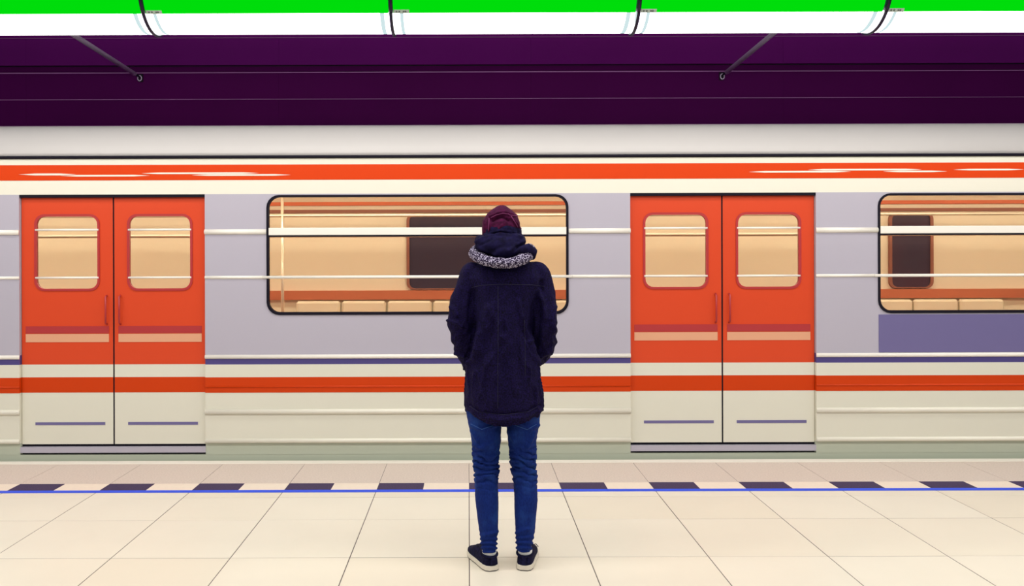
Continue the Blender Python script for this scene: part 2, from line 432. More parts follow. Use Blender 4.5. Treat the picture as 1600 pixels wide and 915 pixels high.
DY = TY + 0.028
for di, c in enumerate(DOORS):
    for s in (-1, 1):
        xa, xb = (c - DH + 0.004, c - 0.006) if s < 0 else (c + 0.006, c + DH - 0.004)
        wa, wb = xa + 0.10, xb - 0.10
        lf = ring_prism('door_leaf', square_rect(xa, xb, zt(568), zt(306)), round_rect(wa, wb, zt(452), zt(333), 0.07), DY, DY + 0.035, M['red'], car)
        g = ring_prism('pane_gasket', round_rect(wa - 0.003, wb + 0.003, zt(452) - 0.003, zt(333) + 0.003, 0.073), round_rect(wa + 0.014, wb - 0.014, zt(452) + 0.014, zt(333) - 0.014, 0.06), DY - 0.006, DY + 0.02, M['red_deep'], lf)
        plate('pane', round_rect(wa + 0.01, wb - 0.01, zt(452) + 0.01, zt(333) - 0.01, 0.06), DY + 0.008, DY + 0.013, M['glass'], lf)
        box('white_band', xa, xb, DY, DY + 0.035, zt(588), zt(568), M['body_white'], lf)
        box('orange_stripe', xa, xb, DY - 0.001, DY + 0.035, zt(612), zt(588), M['orange_dark'], lf)
        box('kick_panel', xa, xb, DY, DY + 0.035, zt(693), zt(612), M['body_white'], lf)
        box('peach_band', xa + 0.03, xb - 0.03, DY - 0.003, DY, zt(533), zt(520), M['peach'], lf)
        box('deep_red_band', xa + 0.03, xb - 0.03, DY - 0.003, DY, zt(519), zt(508), M['red_deep'], lf)
        box('kick_slot', xa + 0.10, xb - 0.06, DY - 0.002, DY, zt(663), zt(658.5), M['slate'], lf)
        hx = xb - 0.045 if s < 0 else xa + 0.045
        tube('door_handle', [(hx, DY - 0.002, zt(505)), (hx, DY - 0.025, zt(503)), (hx, DY - 0.025, zt(462)), (hx, DY - 0.002, zt(460))], 0.007, M['red_deep'], lf, 8)
        for q in (zt(357), zt(432)):
            half_round('pane_bar', wa + 0.005, wb - 0.005, q, 0.008, M['rail_white'], lf, DY - 0.004)
    box('door_seal', c - 0.006, c + 0.006, DY + 0.004, DY + 0.03, zt(693), zt(306), M['rubber'], car)
    box('door_header', c - DH, c + DH, TY + 0.004, TY + 0.05, zt(306.5), zt(302), M['rubber'], car)
    box('sill_gap', c - DH, c + DH, DY + 0.012, DY + 0.04, zt(697), zt(693), M['rubber'], car)
    box('door_sill', c - DH, c + DH, TY + 0.006, TY + 0.05, zt(705.5), zt(697), M['lavender'], car)
    box('sill_lower_gap', c - DH, c + DH, DY + 0.012, DY + 0.04, zt(709), zt(705.5), M['rubber'], car)  # dark strip in the slot under the door sill
# interior
IY0, IY1 = TY + 0.06, YB - 0.08
box('interior_floor', X0 + 0.02, X1 - 0.02, IY0, IY1, 0.04, 0.10, M['in_floor'], car)
box('interior_ceiling', X0 + 0.02, X1 - 0.02, IY0, IY1, 2.20, 2.24, M['in_cream'], car)
box('far_side_wall', X0, X1, IY1, YB, -0.42, zt(243), M['in_wall'], car)
for xx in (X0, X1 - 0.02):
    box('end_wall', xx, xx + 0.02, TY + 0.05, IY1, -0.42, zt(243), M['body_white'], car)
box('underframe', X0 + 0.1, X1 - 0.1, TY + 0.15, YB - 0.15, -0.55, 0.0, M['steel'], car)
for yy in (6.95, 8.05):
    box('interior_lamp', X0 + 0.4, X1 - 0.4, yy - 0.07, yy + 0.07, 2.165, 2.199, M['in_lamp'], car)
def zi(y, d=IY1): return EYE + (CY - y) * d / FP
box('wall_rail_orange', X0 + 0.03, X1 - 0.03, IY1 - 0.03, IY1, zi(320.5), zi(315), M['in_orange'], car)
box('wall_rail_brown', X0 + 0.03, X1 - 0.03, IY1 - 0.02, IY1, zi(332), zi(327), M['in_brown'], car)
box('wall_rail_low', X0 + 0.03, X1 - 0.03, IY1 - 0.05, IY1, zi(467), zi(453), M['in_seat'], car)
far_w = [((640 - CX) * IY1 / FP, 0.42), ((1392 - CX) * IY1 / FP, (1452 - CX) * IY1 / FP), (-7.6, -6.4), (6.4, 7.5), (-3.15, -2.95), (1.70, 1.85)]
for (xa, xb) in far_w[:4]:
    f = ring_prism('far_window', round_rect(xa - 0.03, xb + 0.03, zi(452), zi(334), 0.07), round_rect(xa, xb, zi(450), zi(336), 0.06), IY1 - 0.03, IY1 - 0.001, M['in_brown'], car)
    plate('pane', round_rect(xa - 0.005, xb + 0.005, zi(450.5), zi(335.5), 0.06), IY1 - 0.014, IY1 - 0.008, M['dark_glass'], f)  # opaque pane: dark reflections and tunnel gloom put into its colour
for di in range(3):                                     # benches between the doors, on the far side
    xa, xb = DOORS[di] + DH + 0.15, DOORS[di + 1] - DH - 0.15
    n = 6; w = (xb - xa) / n
    bn = box('bench_base', xa, xb, IY1 - 0.42, IY1 - 0.02, 0.101, 0.44, M['in_brown'], car)
    for q in range(n):
        box('bench_seat', xa + q * w + 0.01, xa + (q + 1) * w - 0.01, IY1 - 0.50, IY1 - 0.06, 0.44, 0.53, M['in_seat'], bn, 0.02)
        box('bench_back', xa + q * w + 0.01, xa + (q + 1) * w - 0.01, IY1 - 0.12, IY1 - 0.05, 0.53, zi(469), M['in_cream'], bn, 0.02)
for zz, yy in ((1.70, 7.25), (1.93, 8.3)):
    tube('grab_rail', [(X0 + 0.1, yy, zz), (X1 - 0.1, yy, zz)], 0.015, M['chrome'], car, 10)
for di in range(4):
    for s in (-1, 1):
        xx = DOORS[di] + s * (DH + 0.10)
        tube('grab_pole', [(xx, 8.3, 0.10), (xx, 8.3, 2.19)], 0.016, M['chrome'], car, 10)
# running gear and rails
for wx in (X0 + 2.0, X0 + 4.1, X1 - 4.1, X1 - 2.0):
    for wy in (6.79, 8.23):
        v, f_ = tube_data([(wx, wy - 0.06, -0.78), (wx, wy + 0.06, -0.78)], 0.39, 24, up=Vector((0, 0, 1)))
        link('wheel', pydata('wheel', v, f_), M['steel'], car)
    v, f_ = tube_data([(wx, 6.75, -0.78), (wx, 8.27, -0.78)], 0.07, 12, up=Vector((0, 0, 1)))
    link('axle', pydata('axle', v, f_), M['steel'], car)
    box('axle_bracket', wx - 0.1, wx + 0.1, 7.2, 7.8, -0.78, -0.54, M['steel'], car)
place(car)
for c in car.children:
    for g in c.children: g.matrix_parent_inverse = Matrix.Identity(4)
for wy, lab in ((6.79, 'steel running rail under the train nearest the platform'), (8.23, 'steel running rail under the train nearest the purple wall')):
    prof = [(wy - 0.07, -1.2), (wy + 0.07, -1.2), (wy + 0.02, -1.19), (wy + 0.02, -1.175), (wy + 0.036, -1.172), (wy + 0.036, -1.17), (wy - 0.036, -1.17), (wy - 0.036, -1.172), (wy - 0.02, -1.175), (wy - 0.02, -1.19)]
    r = extrude_x('running_rail', prof, -13, 13, M['steel']); r['label'] = lab; r['category'] = 'rail'; r['group'] = 'rails under the train'

# ------------------------------------------------------------------ the person
PD = 4.08
def P(x, y, d=PD): return Vector(((x - CX) * d / FP, d, EYE + (CY - y) * d / FP))
def U(px, d=PD): return px * d / FP

def fuse(parts, voxel, smooth=4, fac=0.5):
    """join closed shells into one continuous surface"""
    v = []; f = []
    for (pv, pf) in parts:
        o = len(v); v += [tuple(q) for q in pv]; f += [tuple(i + o for i in q) for q in pf]
    me = pydata('shell', v, f)
    o = bpy.data.objects.new('shell', me); COL.objects.link(o)
    r = o.modifiers.new('r', 'REMESH'); r.mode = 'VOXEL'; r.voxel_size = voxel
    s = o.modifiers.new('s', 'SMOOTH'); s.factor = fac; s.iterations = smooth
    dg = bpy.context.evaluated_depsgraph_get(); dg.update()
    out = bpy.data.meshes.new_from_object(o.evaluated_get(dg))
    bpy.data.objects.remove(o); bpy.data.meshes.remove(me)
    return out

def arrays(me):
    n = len(me.vertices); co = np.empty(n * 3); no = np.empty(n * 3)
    me.vertices.foreach_get('co', co); me.vertices.foreach_get('normal', no)
    return co.reshape(-1, 3), no.reshape(-1, 3)
def push(me, amount):
    co, no = arrays(me); co = co + no * amount[:, None]
    me.vertices.foreach_set('co', co.ravel()); me.update()
def nz(co, scale, stretch=(1, 1, 1), seed=0.0):
    return np.array([noise.noise(Vector((c[0] * stretch[0] * scale + seed, c[1] * stretch[1] * scale + seed * 0.7, c[2] * stretch[2] * scale - seed))) for c in co])
def fold_field(co, no, line, width, back=True):
    """0..1 bump that follows a crease drawn on the figure's back, falling off over width px"""
    px = CX + FP * co[:, 0] / co[:, 1]; py = CY - FP * (co[:, 2] - EYE) / co[:, 1]
    best = np.full(len(co), 1e9)
    for (a, b) in zip(line[:-1], line[1:]):
        ax, ay = a; dx, dy = b[0] - ax, b[1] - ay; L = dx * dx + dy * dy
        t = np.clip(((px - ax) * dx + (py - ay) * dy) / L, 0, 1)
        best = np.minimum(best, np.hypot(px - ax - t * dx, py - ay - t * dy))
    r = np.exp(-(best / width) ** 2)
    if back: r = r * np.clip(-no[:, 1] * 3 + 0.5, 0, 1)
    return r

def loft(rings, n=40):
    """rings: (centre Vector, half width, half depth, power, zfun) stacked upward"""
    v = []; f = []
    for (c, rx, ry, pw, zf) in rings:
        for k in range(n):
            a = 2 * math.pi * k / n; ca, sa = math.cos(a), math.sin(a)
            x = math.copysign(abs(ca) ** (2 / pw), ca); y = math.copysign(abs(sa) ** (2 / pw), sa)
            v.append(Vector((c.x + rx * x, c.y + ry * y, c.z + (zf(x, y) if zf else 0))))
    for i in range(len(rings) - 1):
        for k in range(n):
            f.append((i * n + k, i * n + (k + 1) % n, (i + 1) * n + (k + 1) % n, (i + 1) * n + k))
    f.append(tuple(range(n - 1, -1, -1))); f.append(tuple(range((len(rings) - 1) * n, len(rings) * n)))
    return v, f
def blob(c, rx, ry, rz, rings=12, n=20):
    R = []
    for i in range(1, rings):
        a = math.pi * i / rings
        R.append((Vector((c[0], c[1], c[2] - rz * math.cos(a))), rx * math.sin(a), ry * math.sin(a), 2, None))
    return loft(R, n)
def limb(pts, rad, n=20):
    return tube_data(pts, rad, n)

SK = mat('skin', (206, 156, 128), 0.5, spec=0.4, var=0.05, scale=30)
def cloth(name, rgb, rgb2, scale, bump, stretch=(1, 1, 1), rough=0.85, sheen=0.0):
    m = bpy.data.materials.new(name); m.use_nodes = True
    nt = m.node_tree; b = nt.nodes['Principled BSDF']
    b.inputs['Roughness'].default_value = rough; b.inputs['Specular IOR Level'].default_value = 0.14
    b.inputs['Sheen Weight'].default_value = sheen
    tc = nt.nodes.new('ShaderNodeTexCoord'); mp = nt.nodes.new('ShaderNodeMapping'); mp.inputs['Scale'].default_value = stretch
    n = nt.nodes.new('ShaderNodeTexNoise'); n.inputs['Scale'].default_value = scale; n.inputs['Detail'].default_value = 5
    rp = nt.nodes.new('ShaderNodeValToRGB')
    rp.color_ramp.elements[0].position = 0.35; rp.color_ramp.elements[0].color = lin(rgb)
    rp.color_ramp.elements[1].position = 0.68; rp.color_ramp.elements[1].color = lin(rgb2)
    bp = nt.nodes.new('ShaderNodeBump'); bp.inputs['Strength'].default_value = bump; bp.inputs['Distance'].default_value = 0.004
    nt.links.new(tc.outputs['Object'], mp.inputs[0]); nt.links.new(mp.outputs[0], n.inputs['Vector'])
    nt.links.new(n.outputs['Fac'], rp.inputs[0]); nt.links.new(rp.outputs[0], b.inputs['Base Color'])
    nt.links.new(n.outputs['Fac'], bp.inputs['Height']); nt.links.new(bp.outputs[0], b.inputs['Normal'])
    return m
JK = cloth('navy_wool', (6, 1, 24), (25, 14, 66), 150, 0.5)
JN = cloth('blue_denim', (12, 32, 94), (17, 42, 112), 170, 0.3, (1, 1, 0.4))
# washed patches in the denim
nt = JN.node_tree; b = nt.nodes['Principled BSDF']; src = b.inputs['Base Color'].links[0].from_socket
tc = nt.nodes.new('ShaderNodeTexCoord'); wn = nt.nodes.new('ShaderNodeTexNoise'); wn.inputs['Scale'].default_value = 11; wn.inputs['Detail'].default_value = 5
mr = nt.nodes.new('ShaderNodeMapRange'); mr.inputs[1].default_value = 0.5; mr.inputs[2].default_value = 0.75; mr.inputs[4].default_value = 0.4
mx = nt.nodes.new('ShaderNodeMix'); mx.data_type = 'RGBA'; mx.inputs[7].default_value = lin((44, 82, 150))
nt.links.new(tc.outputs['Object'], wn.inputs['Vector']); nt.links.new(wn.outputs['Fac'], mr.inputs[0]); nt.links.new(mr.outputs[0], mx.inputs[0]); nt.links.new(src, mx.inputs[6]); nt.links.new(mx.outputs[2], b.inputs['Base Color'])
HT = cloth('burgundy_knit', (54, 6, 38), (84, 16, 60), 60, 0.3)
HD = cloth('navy_cotton', (10, 5, 34), (24, 18, 60), 40, 0.2)
SH = cloth('shoe_suede', (10, 8, 30), (24, 24, 60), 80, 0.3)
SOLE = mat('sole_rubber', (226, 218, 200), 0.6, var=0.1, scale=30)
SOCK = mat('white_sock', (240, 240, 238), 0.8)
OUT = mat('outsole', (40, 34, 44), 0.8)
LACE = mat('shoe_lace', (26, 22, 48), 0.8)
# scarf: pale flecked knit on dark yarn
SC = bpy.data.materials.new('flecked_knit'); SC.use_nodes = True
nt = SC.node_tree; b = nt.nodes['Principled BSDF']; b.inputs['Roughness'].default_value = 0.9; b.inputs['Specular IOR Level'].default_value = 0.1
tc = nt.nodes.new('ShaderNodeTexCoord'); vo = nt.nodes.new('ShaderNodeTexVoronoi'); vo.inputs['Scale'].default_value = 130
no_ = nt.nodes.new('ShaderNodeTexNoise'); no_.inputs['Scale'].default_value = 150; no_.inputs['Detail'].default_value = 2
rp = nt.nodes.new('ShaderNodeValToRGB'); rp.color_ramp.interpolation = 'LINEAR'
rp.color_ramp.elements[0].position = 0.49; rp.color_ramp.elements[0].color = lin((34, 20, 50))
rp.color_ramp.elements[1].position = 0.60; rp.color_ramp.elements[1].color = lin((200, 190, 214))
bp = nt.nodes.new('ShaderNodeBump'); bp.inputs['Strength'].default_value = 0.6; bp.inputs['Distance'].default_value = 0.006
nt.links.new(tc.outputs['Object'], vo.inputs['Vector']); nt.links.new(tc.outputs['Object'], no_.inputs['Vector'])
nt.links.new(no_.outputs['Fac'], rp.inputs[0]); nt.links.new(rp.outputs[0], b.inputs['Base Color'])
nt.links.new(vo.outputs['Distance'], bp.inputs['Height']); nt.links.new(bp.outputs[0], b.inputs['Normal'])

person = thing('person', 'person in navy coat, blue jeans and burgundy beanie, seen from behind', 'person', (0.17, 4.06, 0.0))
HX = (781.5 - CX) * PD / FP        # head axis
# --- the body itself: one continuous figure (head, neck, trunk, arms with hands in the pockets, legs)
hz = EYE + (CY - 374) * PD / FP    # eye level of the head
hc = Vector((HX, 4.10, hz))
parts = [blob((HX, 4.10, hz + 0.015), 0.076, 0.096, 0.112), blob((HX, 4.145, hz - 0.055), 0.056, 0.062, 0.075),
         limb([(HX, 4.19, hz + 0.015), (HX, 4.212, hz - 0.02), (HX, 4.20, hz - 0.036)], [0.008, 0.015, 0.012], 10),          # nose
         blob((HX, 4.185, hz + 0.022), 0.055, 0.018, 0.012), blob((HX, 4.198, hz - 0.066), 0.024, 0.012, 0.008),              # brow, lips
         blob((HX, 4.196, hz - 0.078), 0.020, 0.011, 0.007), blob((HX, 4.19, hz - 0.108), 0.024, 0.018, 0.018),                # chin
         blob((HX - 0.081, 4.095, hz - 0.01), 0.012, 0.022, 0.034), blob((HX + 0.081, 4.095, hz - 0.01), 0.012, 0.022, 0.034), # ears
         limb([(HX, 4.10, hz - 0.06), (HX, 4.085, hz - 0.19)], [0.056, 0.062])]
bc = [(650, 786, 0.13, 0.10), (600, 785, 0.13, 0.10), (550, 785, 0.112, 0.092), (500, 785, 0.108, 0.095), (450, 787, 0.135, 0.095), (430, 788, 0.14, 0.08), (412, 787, 0.08, 0.06)]
parts.append(loft([(P(c, y), rx, ry, 2.2, None) for (y, c, rx, ry) in bc]))
def hand(w, d, side):
    """a loosely closed hand: palm, four bent fingers, thumb from the side of the palm"""
    w = Vector(w); d = Vector(d).normalized(); out = Vector((side, 0, 0)); inn = (d.cross(out)).normalized()
    if inn.y < 0: inn = -inn
    q = [limb([w - d * 0.02, w + d * 0.03, w + d * 0.085], [(0.027, 0.02), (0.036, 0.018), (0.038, 0.014)], 14)]
    lat = d.cross(inn).normalized()
    for i, L in enumerate((0.062, 0.070, 0.066, 0.052)):
        b0 = w + d * 0.08 + lat * (0.027 - 0.018 * i)
        q.append(limb([b0, b0 + d * L * 0.45 + inn * 0.006, b0 + d * L * 0.7 + inn * 0.02, b0 + d * L * 0.8 + inn * 0.036], [0.0095, 0.009, 0.0085, 0.007], 8))
    b0 = w + d * 0.03 + lat * 0.03
    q.append(limb([b0, b0 + d * 0.03 + lat * 0.014 + inn * 0.012, b0 + d * 0.058 + lat * 0.012 + inn * 0.024], [0.012, 0.011, 0.009], 8))
    return q
ARM_L = [(741, 432, 4.085), (728, 465, 4.08), (718.5, 507, 4.06), (722, 534, 4.085), (729, 555, 4.12), (741, 578, 4.17)]
ARM_R = [(837, 432, 4.085), (846, 465, 4.08), (852.5, 505, 4.06), (851, 530, 4.085), (840, 552, 4.12), (827, 574, 4.17)]
for A, sd in ((ARM_L, -1), (ARM_R, 1)):
    parts.append(limb([P(*a) for a in A], [0.044, 0.041, 0.037, 0.034, 0.031, 0.026]))
    w = P(*A[-1]); d = (P(*A[-1]) - P(*A[-2])).normalized()
    parts += hand(w + d * 0.0, d + Vector((-sd * 0.25, 0.1, 0)), sd)
LEG_L = [(756, 632, 4.085), (757, 660, 4.085), (758.5, 690, 4.08), (758.5, 730, 4.07), (759.8, 780, 4.045), (762, 827, 4.02), (763, 872, 4.0)]
LEG_R = [(817, 632, 4.085), (816, 660, 4.085), (815.5, 690, 4.08), (818, 730, 4.07), (821, 780, 4.045), (819, 827, 4.02), (817.5, 872, 4.0)]
LW = [58, 52, 44.5, 36, 36, 30, 23.5]
for A in (LEG_L, LEG_R):
    parts.append(limb([P(*a) for a in A], [w * 0.36 * a[2] / FP for w, a in zip(LW, A)]))
body = link('body', fuse(parts, 0.0055, 2), SK, person, True)
for s in (-1, 1):
    v, f_ = blob((HX + s * 0.03, 4.187, hz), 0.012, 0.01, 0.009, 8, 12); link('eye', pydata('eye', v, f_), SOCK, body, True)
    v, f_ = blob((HX + s * 0.03, 4.194, hz), 0.005, 0.004, 0.005, 6, 10); link('iris', pydata('iris', v, f_), OUT, body, True)

# --- jeans
parts = []
for A in (LEG_L, LEG_R):
    A2 = [a for a in A]
    pts = [P(*a) for a in A2]
    pts[-1] = P(A2[-1][0], 861, 4.0)
    rad = []
    for w, a in zip(LW, A2):
        r = w * 0.5 * a[2] / FP
        rad.append((r * 1.0, r * (1.12 if a[1] < 760 else 1.25)))
    # finer steps along the leg
    PP = []; RR = []
    for i in range(len(pts) - 1):
        for q in range(4):
            t = q / 4; PP.append(pts[i].lerp(pts[i + 1], t)); RR.append((rad[i][0] * (1 - t) + rad[i + 1][0] * t, rad[i][1] * (1 - t) + rad[i + 1][1] * t))
    PP.append(pts[-1]); RR.append(rad[-1])
    parts.append(limb(PP, RR, 28))
parts.append(loft([(P(786.5, 652), 0.10, 0.10, 2.3, None), (P(786.5, 640), 0.168, 0.128, 2.4, None), (P(786, 600), 0.168, 0.125, 2.4, None), (P(786, 575), 0.155, 0.115, 2.4, None)]))
me = fuse(parts, 0.0045, 3)
co, no = arrays(me); n1 = nz(co, 9, seed=3.1); n2 = nz(co, 26, (1, 1, 2.2), 8.0)
py = CY - FP * (co[:, 2] - EYE) / co[:, 1]; px = CX + FP * co[:, 0] / co[:, 1]
knee = np.exp(-((py - 728) / 26) ** 2); ank = np.exp(-((py - 852) / 16) ** 2); seat = np.exp(-((py - 668) / 20) ** 2)
wave = lambda ph: 1 - 2.4 * (1 - np.abs(np.sin(ph / 2))) ** 2.2
wave = wave(py * 2 * math.pi / 9.5 + 9.0 * n1 + 3.0 * n2 + 0.09 * (px - 788) * np.sign(788 - px))
wave2 = np.sin(py * 2 * math.pi / 7.5 + 4.0 * n1 + 1.0)
amt = 0.0105 * knee * (0.8 + 0.9 * n2) * wave + 0.0048 * ank * wave2 + 0.0022 * n2 * (0.4 + seat) + 0.004 * n1
for line, w, a in (([(737, 664), (752, 671), (772, 665)], 3.0, 0.005), ([(828, 671), (840, 664)], 3, 0.005), ([(737, 672), (746, 688)], 2.4, 0.005),
                   ([(812, 660), (826, 668)], 2.5, 0.004), ([(795, 672), (803, 688)], 2.5, 0.004), ([(834, 676), (823, 700)], 3, 0.005),
                   ([(741, 693), (757, 703)], 3, 0.004), ([(748, 700), (770, 690)], 3, 0.003), ([(806, 832), (826, 826)], 2.5, 0.003), ([(752, 838), (776, 830)], 2.5, 0.003)):
    amt = amt + 2.2 * a * fold_field(co, no, line, w)
push(me, amt)
jeans = link('jeans', me, JN, person, True)

# --- coat
def hem(x, y): return -0.05 * (1 - min(1, x * x)) * (1 if y < 0 else 0.6) + 0.018
TR = [(649, 728, 843, .152, hem), (640, 726, 845, .156, hem), (622, 725.5, 845.5, .156, None), (600, 727, 843, .152, None), (575, 727.5, 841, .147, None), (550, 735, 835, .144, None),
      (515, 742, 829, .146, None), (480, 741, 832, .146, None), (455, 735, 842, .14, None), (434, 726, 853, .126, None), (423, 733, 845, .112, None), (412, 745, 832, .095, None), (402, 756, 818, .08, None), (392, 762, 806, .07, None)]
rings = [(P((l + r) / 2, y, PD + 0.004 * (1 if y > 480 else 0)), (r - l) / 2 * PD / FP, d, 2.5, zf) for (y, l, r, d, zf) in TR]
parts = [loft(rings, 56)]
RA = [0.074, 0.070, 0.0685, 0.063, 0.057, 0.047]
for A in (ARM_L, ARM_R):
    pts = [P(*a) for a in A]; PP = []; RR = []
    for i in range(len(pts) - 1):
        for q in range(4):
            t = q / 4; PP.append(pts[i].lerp(pts[i + 1], t)); RR.append(RA[i] * (1 - t) + RA[i + 1] * t)
    PP.append(pts[-1]); RR.append(RA[-1])
    parts.append(limb(PP, RR, 24)); parts.append(blob(pts[0], 0.075, 0.078, 0.075))
    # the pocket pouch on the coat's front that the hand is pushed into
    sx = 1 if A is ARM_L else -1
    e = pts[-1] + Vector((sx * 0.045, 0.03, -0.06)); parts.append(blob(e, 0.085, 0.06, 0.10))
me = fuse(parts, 0.0058, 3)
co, no = arrays(me); py = CY - FP * (co[:, 2] - EYE) / co[:, 1]; px = CX + FP * co[:, 0] / co[:, 1]
n1 = nz(co, 7, (1, 1, 0.45), 1.7); n2 = nz(co, 17, (1.4, 1, 0.5), 5.0); n3 = nz(co, 38, (1, 1, 1), 9.0)
amt = 0.013 * n1 + 0.006 * n2 + 0.0014 * n3 + 0.014 * (1 - np.abs(n2)) ** 5 * np.clip((py - 440) / 40, 0, 1) * np.clip(0.6 + n1 * 2, 0, 1) - 0.0075 * np.clip((py - 440) / 60, 0, 1)
elb = np.exp(-((py - 530) / 30) ** 2) * np.clip(np.abs(px - 786) / 40 - 0.95, 0, 1)
amt = amt + 0.0045 * elb * np.sin((py + 0.5 * (px - 786)) * 2 * math.pi / 19 + 9 * n1 + 3 * n2)
for line, w, a in (([(817, 495), (821, 514), (827, 532)], 3, 0.008), ([(843, 462), (850, 482), (852, 497)], 3.5, 0.007), ([(825, 534), (832, 551), (840, 568)], 3, 0.008),
                   ([(726, 574), (741, 561), (748, 546), (752, 520)], 3, 0.008), ([(697, 500), (715, 505), (722, 512)], 2.5, 0.006), ([(706, 552), (724, 557)], 2.5, 0.006),
                   ([(738, 455), (735, 490), (738, 520)], 3.5, -0.004), ([(846, 440), (843, 480), (838, 540)], 3.5, -0.004), ([(762, 480), (756, 520), (745, 560)], 5, 0.006),
                   ([(842, 455), (848, 470)], 3, 0.006), ([(812, 470), (815, 490)], 3, 0.004), ([(868, 480), (862, 500), (866, 520)], 3, 0.006),
                   ([(705, 480), (712, 492)], 3, 0.005), ([(858, 545), (845, 556)], 3, 0.006), ([(729, 640), (745, 652), (785, 656.5), (825, 652), (844, 640)], 2.0, 0.004),
                   ([(730, 632), (746, 643), (785, 647.5), (825, 643), (843, 632)], 1.2, -0.004), ([(768, 560), (775, 600), (772, 630)], 7, 0.004), ([(800, 570), (806, 610)], 7, 0.004)):
    amt = amt + 2.5 * a * fold_field(co, no, line, w)
push(me, amt)
coat = link('coat', me, JK, person, True)
tree = BVHTree.FromObject(coat, bpy.context.evaluated_depsgraph_get())
def on_back(line, step=2.5, lift=0.0005, tree=tree):
    out = []
    for a, b_ in zip(line[:-1], line[1:]):
        n = max(2, int(math.hypot(b_[0] - a[0], b_[1] - a[1]) / step))
        for i in range(n):
            t = i / n; x, y = a[0] + (b_[0] - a[0]) * t, a[1] + (b_[1] - a[1]) * t
            d = Vector(((x - CX) / FP, 1, (CY - y) / FP)).normalized()
            h = tree.ray_cast(Vector((0, 2.0, EYE)) + d * 0.0 + Vector((d.x / d.y * 2.0, 0, d.z / d.y * 2.0)), d)
            if h[0] is not None: out.append(h[0] + h[1] * lift)
    return out
SEAM = mat('seam_thread', (19, 11, 48), 0.8)
for line in ([(737, 449), (752, 445.5), (786, 444), (830, 445), (853, 448)], [(778, 447), (778, 520), (777, 600), (777, 640)],
             [(819, 500), (820, 540), (820, 590)], [(733, 634), (746, 643), (786, 648), (826, 643), (841, 634)]):
    pts = on_back(line)
    if len(pts) > 3: tube('seam', pts, 0.0013, SEAM, coat, 6)

jt = BVHTree.FromObject(jeans, bpy.context.evaluated_depsgraph_get())
DS = mat('denim_stitch', (44, 84, 150), 0.8)
for line in ([(735, 662), (752, 670.5), (771, 664)], [(804, 664), (823, 671), (839, 662)]):
    pts = on_back(line, 2, 0.0004, jt)
    if len(pts) > 3: tube('pocket_stitch', pts, 0.0016, DS, jeans, 6)
# --- scarf, hood and beanie
loop = [(741, 396, 4.06), (748, 402, 4.00), (760, 407, 3.955), (776, 410.5, 3.93), (793, 411.5, 3.925), (809, 408.5, 3.935), (821, 402, 3.97), (827, 395, 4.03),
        (826, 390, 4.10), (818, 392, 4.17), (798, 398, 4.215), (776, 398, 4.215), (756, 393, 4.17), (745, 391, 4.11)]
rad = [(0.030, 0.028), (0.031, 0.027), (0.032, 0.026), (0.032, 0.025), (0.032, 0.025), (0.032, 0.026), (0.032, 0.028), (0.033, 0.03),
       (0.036, 0.032), (0.04, 0.03), (0.042, 0.03), (0.042, 0.03), (0.04, 0.03), (0.034, 0.03)]
v, f_ = tube_data([P(*q) for q in loop], rad, 20, closed=True, up=Vector((0, 0, 1)))
me = fuse([(v, f_)], 0.004, 2)
co, no = arrays(me); push(me, 0.005 * nz(co, 22, seed=2.0) + 0.0015 * np.sin(co[:, 0] * 700) * np.sin(co[:, 2] * 700))
scarf = link('scarf', me, SC, person, True)
# dark outer fold of the scarf at the right shoulder
me = fuse([limb([P(800, 396, 3.955), P(812, 391, 3.955), P(825, 388.5, 3.975), P(832, 393, 4.0), P(832.5, 402, 4.02)], [(0.008, 0.014), (0.020, 0.022), (0.026, 0.028), (0.024, 0.030), (0.012, 0.02)], 18)], 0.004, 2)
co, no = arrays(me); push(me, 0.004 * nz(co, 30, seed=4.0))
link('scarf_fold', me, HD, scarf, True)
me = fuse([limb([P(752, 388, 4.04), P(744, 388, 4.05), P(739.5, 393, 4.06), P(740, 402, 4.06)], [0.010, 0.012, 0.012, 0.009], 14)], 0.0035, 1)
link('scarf_edge', me, SC, scarf, True)
# hood bunched behind the neck
hood_parts = [blob(P(781, 383, 4.015), U(39), 0.080, U(17)), blob(P(789, 392, 4.0), U(26), 0.07, U(14)), blob(P(764, 381, 4.03), U(21), 0.075, U(14)), blob(P(803, 377, 4.03), U(18), 0.075, U(12.5))]
ring = [(HX + U(3) + U(24) * math.cos(a), 4.085 + 0.085 * math.sin(a), P(0, 364).z + 0.016 * (-math.sin(a)) + 0.004 * math.cos(a)) for a in [2 * math.pi * i / 20 for i in range(20)]]
hood_parts.append(tube_data(ring, (0.021, 0.026), 14, closed=True, up=Vector((0, 0, 1))) if False else tube_data(ring, [(0.020, 0.024)] * 20, 14, closed=True, up=Vector((0, 0, 1))))
ring2 = [(HX + U(33) * math.cos(a), 4.085 + 0.10 * math.sin(a), P(0, 376).z) for a in [2 * math.pi * i / 20 for i in range(20)]]
hood_parts.append(tube_data(ring2, [(0.024, 0.03)] * 20, 14, closed=True, up=Vector((0, 0, 1))))
me = fuse(hood_parts, 0.0042, 3)
co, no = arrays(me)
amt = 0.006 * nz(co, 14, (1, 1, 1), 6.0) + 0.002 * nz(co, 40, seed=2.2)
for line, w, a in (([(744, 379), (758, 370), (775, 366), (798, 365.5), (815, 371)], 1.8, 0.007), ([(750, 383), (768, 373)], 2.2, -0.005), ([(757, 366), (782, 360), (806, 363)], 1.6, 0.003),
                   ([(796, 392), (806, 382), (818, 377)], 2.4, 0.006), ([(742, 386), (760, 392), (775, 398)], 2.5, 0.004), ([(757, 369.5), (782, 363.5), (808, 367.5)], 1.4, -0.006)):
    amt = amt + 1.6 * a * fold_field(co, no, line, w)
push(me, amt)
link('hood', me, HD, person, True)
